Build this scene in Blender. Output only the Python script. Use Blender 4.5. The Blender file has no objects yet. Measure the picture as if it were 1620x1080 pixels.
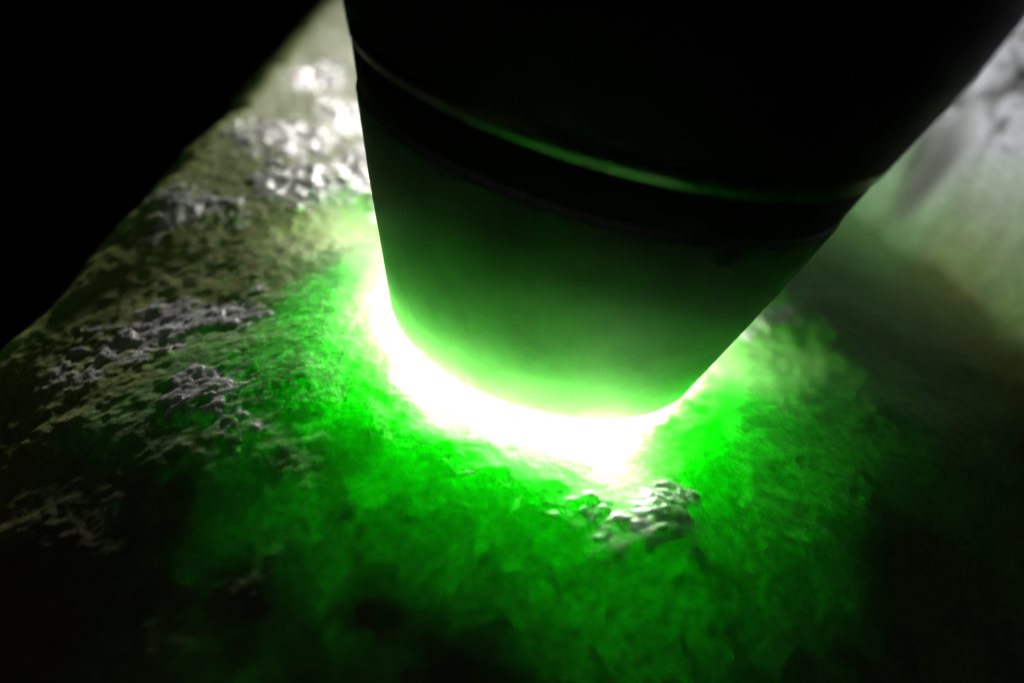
import bpy, bmesh, math
import numpy as np
from mathutils import Matrix, Vector

MM = 0.001
sc = bpy.context.scene
col = sc.collection

# ------------------------------------------------------------------ camera
FPX, DIST, ELEV, ROLL = 1365.0, 80.0, math.radians(29), math.radians(16)
P = Vector((0, -DIST * math.cos(ELEV), DIST * math.sin(ELEV)))
d0 = (-P).normalized()
R0 = Vector((1, 0, 0)); U0 = R0.cross(d0)
rt = math.cos(ROLL) * R0 + math.sin(ROLL) * U0
up = -math.sin(ROLL) * R0 + math.cos(ROLL) * U0
fw = (d0 - rt * (55 / FPX) - up * (25 / FPX)).normalized()
rt = (rt - fw * rt.dot(fw)).normalized(); up = rt.cross(fw)
cam = bpy.data.cameras.new('camera')
cam.sensor_width = 36.0
cam.lens = FPX / 1620 * 36.0
cam.clip_start = 0.004; cam.clip_end = 20
cam.dof.use_dof = True
cam.dof.focus_distance = 0.070
cam.dof.aperture_fstop = 13.0
cam_o = bpy.data.objects.new('camera', cam); col.objects.link(cam_o)
M = Matrix.Identity(4)
for i in range(3):
    M[i][0], M[i][1], M[i][2], M[i][3] = rt[i], up[i], -fw[i], P[i] * MM
cam_o.matrix_world = M
sc.camera = cam_o

# ------------------------------------------------------- world and exposure
w = bpy.data.worlds.new('World'); sc.world = w; w.use_nodes = True
bg = w.node_tree.nodes['Background']
bg.inputs[0].default_value = (0.9, 0.85, 0.8, 1)
bg.inputs[1].default_value = 0.001
vs = sc.view_settings
vs.view_transform = 'Standard'; vs.look = 'None'; vs.exposure = 0.0; vs.gamma = 1.0
vs.use_curve_mapping = False
sc.cycles.use_denoising = True
sc.cycles.max_bounces = 10
sc.cycles.diffuse_bounces = 6
sc.cycles.sample_clamp_indirect = 0
LENS_POWER = 105.0
al = bpy.data.lights.new('front_fill', 'AREA'); al.shape = 'DISK'; al.size = 0.35; al.energy = 0.14; al.color = (1.0, 0.9, 0.78)  # dim fill added out of frame to lift the front corners
al_o = bpy.data.objects.new('front_fill', al); col.objects.link(al_o); al_o.location = (-0.25, -0.9, 0.9)
sp = bpy.data.lights.new('shoulder_fill', 'SPOT'); sp.energy = 15.0; sp.color = (0.97, 0.96, 1.0)  # spot added out of frame to brighten the right shoulder
sp.spot_size = math.radians(13); sp.spot_blend = 1.0; sp.shadow_soft_size = 0.02
sp_o = bpy.data.objects.new('shoulder_fill', sp); col.objects.link(sp_o); sp_o.location = (-0.45, 0.08, 0.25)
sp_o.rotation_euler = (Vector((0.090, 0.076, 0.028)) - sp_o.location).to_track_quat('-Z', 'Y').to_euler()
s2 = bpy.data.lights.new('crust_fill', 'SPOT'); s2.energy = 9.5; s2.color = (1.0, 0.97, 0.92)  # spot added out of frame to brighten the upper left crust
s2.spot_size = math.radians(13.5); s2.spot_blend = 1.0; s2.shadow_soft_size = 0.02
s2_o = bpy.data.objects.new('crust_fill', s2); col.objects.link(s2_o); s2_o.location = (-0.06, 0.46, 0.19)
s2_o.rotation_euler = (Vector((-0.038, 0.027, 0.0)) - s2_o.location).to_track_quat('-Z', 'Y').to_euler()
al_o.rotation_euler = (Vector((0, 0, 0)) - al_o.location).to_track_quat('-Z', 'Y').to_euler()

# ------------------------------------------------------------------ noise
def _h(ix, iy, seed):
    n = (ix * 374761393 + iy * 668265263 + seed * 974634777) & 0xffffffff
    n = ((n ^ (n >> 13)) * 1274126177) & 0xffffffff
    return (n ^ (n >> 16)) & 0xffffffff
def noise(x, y, seed=0):
    ix = np.floor(x).astype(np.int64); iy = np.floor(y).astype(np.int64)
    fx = x - ix; fy = y - iy
    u = fx * fx * fx * (fx * (fx * 6 - 15) + 10); v = fy * fy * fy * (fy * (fy * 6 - 15) + 10)
    def g(dx, dy):
        a = _h(ix + dx, iy + dy, seed) / 4294967296.0 * 2 * np.pi
        return np.cos(a) * (fx - dx) + np.sin(a) * (fy - dy)
    a = g(0, 0) + u * (g(1, 0) - g(0, 0)); b = g(0, 1) + u * (g(1, 1) - g(0, 1))
    return (a + v * (b - a)) * 1.5
def fbm(x, y, scale, octv=4, gain=0.5, seed=0):
    s = 0; a = 1.0; f = 1.0 / scale
    for k in range(octv):
        c, q = math.cos(k * 1.3), math.sin(k * 1.3)
        s = s + a * noise((x * c - y * q) * f + 31.7 * k, (x * q + y * c) * f - 17.1 * k, seed + k)
        a *= gain; f *= 2.03
    return s
def cell(x, y, scale, seed=0):          # distance to the nearest feature point
    x = x / scale; y = y / scale
    ix = np.floor(x).astype(np.int64); iy = np.floor(y).astype(np.int64)
    best = np.full(x.shape, 9.0)
    for dx in (-1, 0, 1):
        for dy in (-1, 0, 1):
            jx = ix + dx; jy = iy + dy
            px = jx + _h(jx, jy, seed) / 4294967296.0
            py = jy + _h(jx, jy, seed + 77) / 4294967296.0
            best = np.minimum(best, (px - x) ** 2 + (py - y) ** 2)
    return np.sqrt(best)
def sst(a, b, x):
    t = np.clip((x - a) / (b - a), 0, 1); return t * t * (3 - 2 * t)

# --------------------------------------------------------------- the stone
# patches of pale granular crust: x, y, rx, ry, rotation, strength (mm)
WHITE = [(-42, 52, 4, 9, 0.1, 1.0), (-33, 40, 3.5, 7, 0.3, .9), (-36, 26, 5, 7, -.4, 1.0),
         (-31, 16, 5, 5, 0.4, 1.0), (-39, 8, 5, 3.5, 0.3, .9), (-26, 22, 3, 6, .2, .8),
         (-33, -8, 7, 4, .5, .95), (-38, -13, 3, 3, 0, .6), (-27, -6, 3, 4, .2, .6), (-25, -16, 4, 2, -.5, .75),
         (-20, -19, 2, 2, 0, .4), (-21.5, 19, 3.5, 7, .75, .8), (-26, 27, 3, 5, .5, .7), (22.5, 15.5, 2.5, 6, -.8, .75),  # the last ones here whiten the stone to lengthen the light band
         (10.8, -21.5, 3.8, 2.2, .35, 1.2), (12.6, -18.2, 2.2, 1.2, 0, 1.0), (7.2, -20.5, 3, .7, .3, .6), (9.5, -24.5, 1.2, .7, .6, .5),
        ]
def white_mask(x, y):
    wx = x + 1.6 * fbm(x, y, 5, 4, .6, 11); wy = y + 1.6 * fbm(x, y, 5, 4, .6, 23)
    m = np.zeros_like(x)
    for (cx, cy, rx, ry, a, s) in WHITE:
        c, q = math.cos(a), math.sin(a)
        ex = ((wx - cx) * c + (wy - cy) * q) / rx; ey = (-(wx - cx) * q + (wy - cy) * c) / ry
        m = np.maximum(m, s * np.clip(1.35 - np.sqrt(ex * ex + ey * ey), 0, 1))
    n = fbm(x, y, 2.6, 4, .6, 41)
    return sst(0.25, 0.85, m * 1.2 + (0.5 * n + 0.45 * fbm(x, y, 1.1, 3, .6, 47)) * sst(0, .25, m))
def hump_mask(x, y):                    # the pale weathered shoulder to the right
    q = (x - 49 + 0.35 * (y - 40)) + 3.0 * fbm(x, y, 14, 3, .5, 61)
    return sst(-3, 4, q) * sst(0, 22, y + 2.5 * fbm(x, y, 9, 2, .5, 67))

def height(x, y):
    r = np.hypot(x, y); th = np.arctan2(y, x)
    z = -0.22 + 0 * x + 0.16 * fbm(x, y, 4, 3, .6, 201) * np.exp(-((r - 14.5) / 2.2) ** 2)
    # broad relief
    z += 0.9 * fbm(x, y, 34, 3, .5, 3) * sst(8, 30, r)
    z += 0.10 * fbm(x, y, 9, 4, .5, 5)
    # dip under the front and the left of the torch rim
    front = np.exp(-((th + 1.55) / 0.75) ** 2); left = np.exp(-((np.mod(th, 2 * np.pi) - 2.8) / 0.62) ** 2); right = np.exp(-((th - 0.5) / 0.42) ** 2)
    lb = np.exp(-((np.mod(th, 2 * np.pi) - 2.4) / 0.4) ** 2)
    z += 0.05 * np.clip(r - 16, 0, 6) * right + 2.6 * sst(19, 35, r + 1.2 * fbm(x, y, 6, 3, .6, 221)) * right + 0.42 * np.clip(r - 23.5, 0, 7) * lb
    z -= (0.68 * front + 2.1 * right + 2.2 * lb) * sst(6, 13, r) + 0.030 * np.clip(13 - x, 0, 29)
    # stone rounds off towards the viewer and the lower left
    fm = sst(0.35, -0.5, np.sin(th + 0.2)) * (1 - np.exp(-((th + 1.07) / 0.20) ** 2) * sst(31, 25, r))
    z -= 1.0 * np.exp(-((th + 1.07) / 0.22) ** 2) * sst(7, 13, r)
    z += 0.75 * sst(17.5, 24.5, r) * sst(29, 25.0, r) * np.exp(-((th + 1.07) / 0.17) ** 2)
    dd = np.clip(r - 16.8 + 0.5 * fbm(x, y, 5, 4, .6, 211), 0, None)
    z -= np.where(dd < 6.5, 0.05 * dd ** 1.8, 1.452 + 0.402 * (dd - 6.5)) * fm
    ll = np.clip((-x * 0.6 - y * 0.8) - 25, 0, None); z -= 0.010 * ll ** 2
    z -= 0.008 * np.clip(x * 0.85 - y * .5 - 26, 0, None) ** 2 * sst(30, -8, y)
    # left field tilts up towards the torch light
    z += (0.045 * np.clip(-x - 15, 0, 30)) * sst(-28, 10, y)
    # shoulder on the right
    hm = hump_mask(x, y)
    z += hm * (8 + 0.42 * np.clip(x - 40, 0, 60) + 0.12 * np.clip(y - 10, 0, 80)) + hm * 3.6 * fbm(x, y, 15, 5, .55, 71) - hm * 4.5 * np.exp(-((y - 74 - 0.25 * (x - 60) + 3 * fbm(x, y, 14, 3, .5, 77)) / 3.0) ** 2)
    # pit between shoulder and green stone
    z -= 4.5 * np.exp(-(((x - 46) / 2.0) ** 2 + ((y - 56) / 4.5) ** 2) ** 1.5)
    # grain
    wm = white_mask(x, y)
    grain = 0.5 - cell(x + .3 * fbm(x, y, 1.1, 2, .5, 9), y, 1.25, 15)
    fine = 0.5 - cell(x, y, 0.55, 19)
    z += wm * (0.10 + 0.18 * grain + (0.14 + 0.06 * (x > 0)) * fine + 0.25 * fbm(x, y, 3, 3, .6, 29))
    z += (1 - wm) * (0.015 + 0.022 * sst(18, 26, np.abs(x))) * (fine + 2.0 * fbm(x, y, 1.6, 3, .6, 33))
    return z, wm, hm

def edge_drop(x, y):
    # outline of the top of the boulder: beyond it the flanks fall to the table
    dl = -(x + np.interp(y, (-60, -19, -10, -3, 7, 16, 28, 39, 66, 108), (55, 53, 51, 48.5, 47.5, 46.8, 47.5, 49.2, 55, 63)) + 0.7 * fbm(x, y, 16, 3, .5, 83) + 0.5 * fbm(x, y, 3.5, 3, .6, 85) + 0.010 * np.clip(-y - 5, 0, None) ** 2 * 0)
    dr = x - 100; db = y - 118; df = -y - 66
    s = 0
    for d_, k in ((dl, 1.0), (dr, 1.1), (db, 1.1), (df, 1.2)):
        t = np.clip(d_ + 5, 0, None)
        s = s + k * (np.sqrt(t * t * 3.2 + 30) - math.sqrt(30))
    return s

BOTTOM = -64.0
def axis(lo, hi, n, centre, spread):
    t = np.linspace(-1, 1, n); s = np.sinh(t * spread) / math.sinh(spread)
    return np.where(s < 0, centre + (centre - lo) * s, centre + (hi - centre) * s)
NX, NY = 720, 700
gx = axis(-84, 146, NX, -6, 1.9); gy = axis(-104, 164, NY, -8, 2.0)
X, Y = np.meshgrid(gx, gy)
Z, WM, HM = height(X, Y)
Z = Z - edge_drop(X, Y)
Z = np.maximum(Z, BOTTOM + 0.4 * fbm(X, Y, 9, 2, .5, 90) + .5)
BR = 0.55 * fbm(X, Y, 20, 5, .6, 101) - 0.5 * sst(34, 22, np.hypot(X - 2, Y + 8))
for (cx, cy, rx, ry) in ((-31, -36, 18, 18), (-4, -52, 28, 17), (20, -50, 22, 17), (40, -38, 14, 15), (62, -12, 20, 20), (60, 24, 7, 10)):  # brown skin, spread along the bottom to paint the glow fading to dark
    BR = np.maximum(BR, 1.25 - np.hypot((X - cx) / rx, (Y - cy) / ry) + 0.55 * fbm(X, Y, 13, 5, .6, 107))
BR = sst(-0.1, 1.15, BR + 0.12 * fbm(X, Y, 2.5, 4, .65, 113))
nv = NX * NY
verts = np.stack([X.ravel(), Y.ravel(), Z.ravel()], 1)
idx = np.arange(nv).reshape(NY, NX)
faces = np.stack([idx[:-1, :-1], idx[:-1, 1:], idx[1:, 1:], idx[1:, :-1]], -1).reshape(-1, 4)
border = np.concatenate([idx[0, :-1], idx[:-1, -1], idx[-1, :0:-1], idx[:0:-1, 0]])
base = verts[border].copy(); base[:, 2] = BOTTOM - 1.0
nb = len(border); bi = nv + np.arange(nb)
side = np.stack([border, bi, np.roll(bi, -1), np.roll(border, -1)], 1)
centre_i = nv + nb
verts = np.concatenate([verts, base, [[20, 20, BOTTOM - 1.0]]]) * MM
me = bpy.data.meshes.new('jade_boulder')
fl = [tuple(f) for f in faces.tolist()] + [tuple(f) for f in side.tolist()]
bl = bi.tolist()
fl += [(centre_i, bl[(k + 1) % nb], bl[k]) for k in range(nb)]
me.from_pydata(verts.tolist(), [], fl); me.update()
me.polygons.foreach_set('use_smooth', np.ones(len(me.polygons), dtype=bool))
def attr(name, vals):
    a = me.attributes.new(name, 'FLOAT', 'POINT')
    v = np.zeros(len(me.vertices), dtype=np.float32); v[:nv] = vals.ravel(); a.data.foreach_set('value', v)
RI = sst(-4, 6, np.maximum(-X - 22 - 0.5 * np.clip(-Y - 2, 0, None), X - 45 - 0.6 * np.clip(16 - Y, 0, None)) + 5 * fbm(X, Y, 12, 5, .6, 131))
SHADE = np.exp(-((Y - 74 - 0.25 * (X - 60) + 3 * fbm(X, Y, 14, 3, .5, 77)) / 2.2) ** 2) * HM  # shade of creases, cracks and pit painted in as dark brown
SHADE = np.maximum(SHADE, np.exp(-(((X - 46) / 2.4) ** 2 + ((Y - 56) / 5.0) ** 2) ** 1.5))
SHADE = np.maximum(SHADE, 0.8 * HM * np.exp(-(fbm(X, Y, 26, 4, .6, 301) / 0.05) ** 2))
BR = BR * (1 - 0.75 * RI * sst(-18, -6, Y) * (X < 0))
attr('crease_shade', SHADE); attr('rind', RI); attr('crust', WM); attr('shoulder', HM); attr('skin_fade', BR)

# -------------------------------------------------------------- materials
def nodes_of(m):
    m.use_nodes = True; nt = m.node_tree
    return nt, nt.nodes['Principled BSDF']
def mixc(nt, fac, a, b):
    n = nt.nodes.new('ShaderNodeMix'); n.data_type = 'RGBA'
    nt.links.new(fac, n.inputs[0])
    for s, v in ((6, a), (7, b)):
        if isinstance(v, tuple): n.inputs[s].default_value = (*v, 1)
        else: nt.links.new(v, n.inputs[s])
    return n.outputs[2]
def math_(nt, op, a, b=None, clamp=False):
    n = nt.nodes.new('ShaderNodeMath'); n.operation = op; n.use_clamp = clamp
    for s, v in enumerate((a, b)):
        if v is None: continue
        if isinstance(v, (int, float)): n.inputs[s].default_value = v
        else: nt.links.new(v, n.inputs[s])
    return n.outputs[0]
def noise_n(nt, scale, detail=5, rough=.55, dist=0.0):
    n = nt.nodes.new('ShaderNodeTexNoise'); tc = nt.nodes.new('ShaderNodeTexCoord')
    nt.links.new(tc.outputs['Object'], n.inputs['Vector'])
    n.inputs['Scale'].default_value = scale; n.inputs['Detail'].default_value = detail
    n.inputs['Roughness'].default_value = rough; n.inputs['Distortion'].default_value = dist
    return n.outputs['Fac']
def ramp(nt, fac, a, b):
    n = nt.nodes.new('ShaderNodeMapRange'); n.interpolation_type = 'SMOOTHSTEP'
    nt.links.new(fac, n.inputs[0]); n.inputs[1].default_value = a; n.inputs[2].default_value = b
    return n.outputs[0]
def getattr_n(nt, name):
    n = nt.nodes.new('ShaderNodeAttribute'); n.attribute_name = name; return n.outputs['Fac']

def jade_material():
    m = bpy.data.materials.new('jade_stone'); nt, b = nodes_of(m)
    crust, sh, skin_fade, rind = (getattr_n(nt, k) for k in ('crust', 'shoulder', 'skin_fade', 'rind'))
    n1 = ramp(nt, noise_n(nt, 90, 6, .6, .4), .35, .68)
    n2 = ramp(nt, noise_n(nt, 420, 6, .65), .38, .66)
    n3 = ramp(nt, noise_n(nt, 1500, 4, .7), .3, .7)
    green = mixc(nt, n1, (0.20, 0.50, 0.13), (0.30, 0.68, 0.22))
    green = mixc(nt, math_(nt, 'MULTIPLY', n2, .45), green, (0.38, 0.70, 0.24))
    green = mixc(nt, math_(nt, 'MULTIPLY', skin_fade, .9), green, (0.20, 0.155, 0.10))
    green = mixc(nt, math_(nt, 'MULTIPLY', rind, .8), green, mixc(nt, n2, (0.37, 0.42, 0.11), (0.52, 0.54, 0.22)))
    pale = mixc(nt, n2, (0.70, 0.71, 0.71), (0.86, 0.86, 0.87))
    grey = mixc(nt, n1, (0.58, 0.58, 0.60), (0.80, 0.80, 0.83))
    c = mixc(nt, sh, green, grey)
    c = mixc(nt, math_(nt, 'MULTIPLY', getattr_n(nt, 'crease_shade'), .85), c, (0.06, 0.05, 0.035))
    c = mixc(nt, crust, c, pale)
    c = mixc(nt, math_(nt, 'MULTIPLY', math_(nt, 'SUBTRACT', 1.0, n3), .42), c, (0.08, 0.10, 0.05))
    nt.links.new(c, b.inputs['Base Color'])
    wgt = math_(nt, 'SUBTRACT', 1.0, math_(nt, 'MAXIMUM', math_(nt, 'MULTIPLY', crust, .2), math_(nt, 'MULTIPLY', sh, .85)), True)
    wgt = math_(nt, 'MULTIPLY', wgt, math_(nt, 'SUBTRACT', 1.0, math_(nt, 'MULTIPLY', skin_fade, .85)))
    wgt = math_(nt, 'MULTIPLY', wgt, math_(nt, 'SUBTRACT', 1.0, math_(nt, 'MULTIPLY', rind, .6)))
    wgt = math_(nt, 'MULTIPLY', wgt, .28)
    nt.links.new(wgt, b.inputs['Subsurface Weight'])
    b.subsurface_method = 'RANDOM_WALK'
    nt.links.new(mixc(nt, crust, (0.08, 1.0, 0.07), (0.09, 0.45, 0.09)), b.inputs['Subsurface Radius'])
    b.inputs['Subsurface Scale'].default_value = 0.036
    b.inputs['Subsurface Anisotropy'].default_value = 0.0
    nt.links.new(math_(nt, 'SUBTRACT', .5, math_(nt, 'MULTIPLY', crust, .32)), b.inputs['Roughness'])
    nt.links.new(math_(nt, 'ADD', .22, math_(nt, 'MULTIPLY', crust, .4)), b.inputs['Specular IOR Level'])
    bp = nt.nodes.new('ShaderNodeBump'); bp.inputs['Strength'].default_value = 0.5
    bp.inputs['Distance'].default_value = 0.0002
    h = math_(nt, 'ADD', noise_n(nt, 1900, 5, .7), math_(nt, 'MULTIPLY', noise_n(nt, 5200, 3, .6), .4))
    nt.links.new(h, bp.inputs['Height']); nt.links.new(bp.outputs[0], b.inputs['Normal'])
    return m
me.materials.append(jade_material())
stone = bpy.data.objects.new('jade_boulder', me); col.objects.link(stone)
stone['label'] = 'rough green jade boulder with pale crystalline crust, glowing under the torch'
stone['category'] = 'stone'

# pale crystal grains standing out of the crust, one part for each patch group
def crystal_material():
    m = bpy.data.materials.new('pale_crystal'); nt, b = nodes_of(m)
    nt.links.new(mixc(nt, noise_n(nt, 600, 3), (0.66, 0.67, 0.66), (0.88, 0.88, 0.89)), b.inputs['Base Color'])
    b.inputs['Subsurface Weight'].default_value = 0.6
    b.inputs['Subsurface Radius'].default_value = (0.9, 1.0, 0.9); b.inputs['Subsurface Scale'].default_value = 0.0006
    b.inputs['Roughness'].default_value = 0.22
    return m
M_crystal = crystal_material()
rng = np.random.default_rng(7)
tmp = bmesh.new(); bmesh.ops.create_icosphere(tmp, subdivisions=1, radius=1.0)
ico_v = np.array([v.co[:] for v in tmp.verts]); ico_f = np.array([[v.index for v in f.verts] for f in tmp.faces]); tmp.free()
def grains(x0, x1, y0, y1, tries, rmin, rmax, label):
    px = rng.uniform(x0, x1, tries); py = rng.uniform(y0, y1, tries)
    z, wm, _ = height(px, py); z = z - edge_drop(px, py)
    keep = (wm > rng.uniform(.35, 1.0, tries)) & (rng.random(tries) < .16)
    px, py, z, wm = px[keep], py[keep], z[keep], wm[keep]
    n = len(px); rad = rmin + (rmax - rmin) * rng.random(n) ** 2.5
    V = np.empty((n, len(ico_v), 3))
    for k in range(n):
        q, _r = np.linalg.qr(rng.normal(size=(3, 3)))
        V[k] = ((ico_v * rng.uniform(.55, 1.15, (len(ico_v), 1)) * rng.uniform(.6, 1.2, 3)) @ q) * rad[k] + (px[k], py[k], z[k] + rad[k] * .15)
    F = (ico_f[None] + (np.arange(n) * len(ico_v))[:, None, None]).reshape(-1, 3)
    m_ = bpy.data.meshes.new('crystal_crust'); m_.from_pydata((V.reshape(-1, 3) * MM).tolist(), [], F.tolist()); m_.update()
    m_.materials.append(M_crystal)
    o = bpy.data.objects.new('crystal_crust', m_); col.objects.link(o); o.parent = stone
    o['kind'] = 'stuff'; o['label'] = label
grains(-50, -18, 2, 66, 9000, .06, .26, 'pale glinting crystals behind the head of the flashlight')
grains(-46, -17, -22, 1, 4500, .05, .22, 'pale grey crystals along the edge of the boulder')
grains(3, 20, -28, -15, 3500, .04, .14, 'small white crystals on the green glow below the rim')

# ---------------------------------------------------------------- the torch
def metal(name, colr, rough, metallic=1.0, scratch=0.0):
    m = bpy.data.materials.new(name); nt, b = nodes_of(m)
    b.inputs['Metallic'].default_value = metallic
    if metallic == 0: b.inputs['Specular IOR Level'].default_value = 0.3
    n = noise_n(nt, 160, 6, .65)
    nt.links.new(mixc(nt, ramp(nt, n, .3, .7), tuple(c * .75 for c in colr), colr), b.inputs['Base Color'])
    f = noise_n(nt, 700, 5, .7)
    nt.links.new(math_(nt, 'ADD', math_(nt, 'MULTIPLY', f, .4), rough - .2), b.inputs['Roughness'])
    bp = nt.nodes.new('ShaderNodeBump'); bp.inputs['Strength'].default_value = .5; bp.inputs['Distance'].default_value = .00005
    nt.links.new(noise_n(nt, 2400, 4, .7), bp.inputs['Height']); nt.links.new(bp.outputs[0], b.inputs['Normal'])
    return m
M_sleeve = metal('grey_anodised_metal', (0.42, 0.50, 0.42), 0.6, 0.85)
nt = M_sleeve.node_tree; b = nt.nodes['Principled BSDF']
tg = nt.nodes.new('ShaderNodeTangent'); tg.direction_type = 'RADIAL'; tg.axis = 'Z'
nt.links.new(tg.outputs[0], b.inputs['Tangent']); b.inputs['Anisotropic'].default_value = 0.65
M_black = metal('black_anodised_metal', (0.012, 0.012, 0.0125), 0.6, 0.0)
M_rubber = metal('black_rubber', (0.012, 0.012, 0.012), 0.7, 0.0)
M_reflector = metal('bright_reflector', (0.85, 0.85, 0.85), 0.15)
M_lens = bpy.data.materials.new('lit_lens')
nt, b = nodes_of(M_lens)
b.inputs['Base Color'].default_value = (.8, .8, .8, 1)
b.inputs['Emission Color'].default_value = (1.0, 0.98, 0.93, 1)
b.inputs['Emission Strength'].default_value = LENS_POWER

torch = bpy.data.objects.new('flashlight', None); col.objects.link(torch)
torch.empty_display_size = .01
torch['label'] = 'black metal flashlight pressed head down onto the jade, its lamp lit'
torch['category'] = 'flashlight'
def lathe(name, prof, mat, parent, seg=160, closed=True):
    """prof: (z, r) in mm; a closed loop makes a solid ring."""
    bm = bmesh.new(); rings = []
    for (z, r) in prof:
        if r < 1e-6: rings.append([bm.verts.new((0, 0, z * MM))]); continue
        rings.append([bm.verts.new((r * MM * math.cos(2 * math.pi * k / seg), r * MM * math.sin(2 * math.pi * k / seg), z * MM)) for k in range(seg)])
    n = len(rings)
    for i in range(n if closed else n - 1):
        a, c = rings[i], rings[(i + 1) % n]
        if len(a) == 1 and len(c) == 1: continue
        for k in range(seg):
            j = (k + 1) % seg
            if len(a) == 1: bm.faces.new((a[0], c[j], c[k]))
            elif len(c) == 1: bm.faces.new((a[k], a[j], c[0]))
            else: bm.faces.new((a[k], a[j], c[j], c[k]))
    bmesh.ops.recalc_face_normals(bm, faces=bm.faces)
    m_ = bpy.data.meshes.new(name); bm.to_mesh(m_); bm.free()
    m_.polygons.foreach_set('use_smooth', np.ones(len(m_.polygons), dtype=bool))
    m_.set_sharp_from_angle(angle=math.radians(38))
    m_.materials.append(mat)
    o = bpy.data.objects.new(name, m_); col.objects.link(o); o.parent = parent
    return o
# tapered head sleeve, lips slightly rounded
sleeve = lathe('head_sleeve', [(0.0, 13.55), (0.0, 14.0), (.12, 14.25), (.4, 14.42), (6, 16.15), (12, 18.05), (18.6, 19.95), (18.9, 19.95), (19.1, 19.8), (19.1, 17.5), (2.2, 13.2), (.3, 13.35)], M_sleeve, torch)
lens = lathe('lens', [(0.35, 0), (0.35, 8), (0.35, 13.25), (1.5, 13.25), (1.5, 0)], M_lens, sleeve, 96, closed=False)
collar = lathe('collar_ring', [(19.15, 17.3), (19.15, 19.85), (19.4, 20.0), (22.2, 20.8), (22.4, 20.75), (22.4, 17.3)], M_rubber, torch)
neck = lathe('lip_ring', [(22.45, 17.3), (22.45, 20.7), (22.55, 20.9), (22.8, 21.08), (23.6, 21.38), (24.0, 21.45), (24.0, 17.3)], metal('dark_bare_metal', (0.17, 0.17, 0.17), 0.30), torch)
body = [(24.05, 17.3), (24.05, 21.5), (27, 22.5), (31, 23.7), (35, 24.7), (39, 25.2), (43, 25.2)]
for z in np.arange(44, 60, 2.5):
    body += [(z, 25.2), (z + .3, 24.6), (z + 1.3, 24.6), (z + 1.6, 25.2)]
body += [(62, 25.1), (66, 21), (70, 16.5), (74, 15.5), (150, 15.5), (150.4, 15.2), (150.4, 13.0), (74, 13.0)]
barrel = lathe('barrel', body, M_black, torch)
cap = lathe('tail_cap', [(150.5, 0), (150.5, 15.8), (151, 16.2), (166, 16.2), (167.5, 15.2), (168, 10), (168, 0)], M_black, torch, closed=False)
btn = lathe('switch_button', [(168.05, 0), (168.05, 7), (170, 6.6), (170.6, 5.5), (170.8, 0)], M_rubber, cap, 64, closed=False)

# held a little off square: it stands on its back right edge, the front left lifts
piv = Matrix.Translation(Vector((13, 0, 0)) * MM)
torch.matrix_world = Matrix.Translation(Vector((-0.2, 0, 0)) * MM) @ piv @ Matrix.Rotation(math.radians(0.6), 4, Vector((0.1, 1, 0))) @ piv.inverted()

# ------------------------------------------------------------- the surface
bm = bmesh.new(); bmesh.ops.create_grid(bm, x_segments=1, y_segments=1, size=0.9)
m_ = bpy.data.meshes.new('table_top'); bm.to_mesh(m_); bm.free()
mt = bpy.data.materials.new('dark_cloth'); nt, b = nodes_of(mt)
nt.links.new(mixc(nt, noise_n(nt, 300, 4), (0.010, 0.010, 0.010), (0.020, 0.020, 0.019)), b.inputs['Base Color'])
b.inputs['Roughness'].default_value = .95; b.inputs['Specular IOR Level'].default_value = .1
m_.materials.append(mt)
t = bpy.data.objects.new('table_top', m_); col.objects.link(t); t.location = (0, 0, (BOTTOM - 1.05) * MM)
t['kind'] = 'structure'
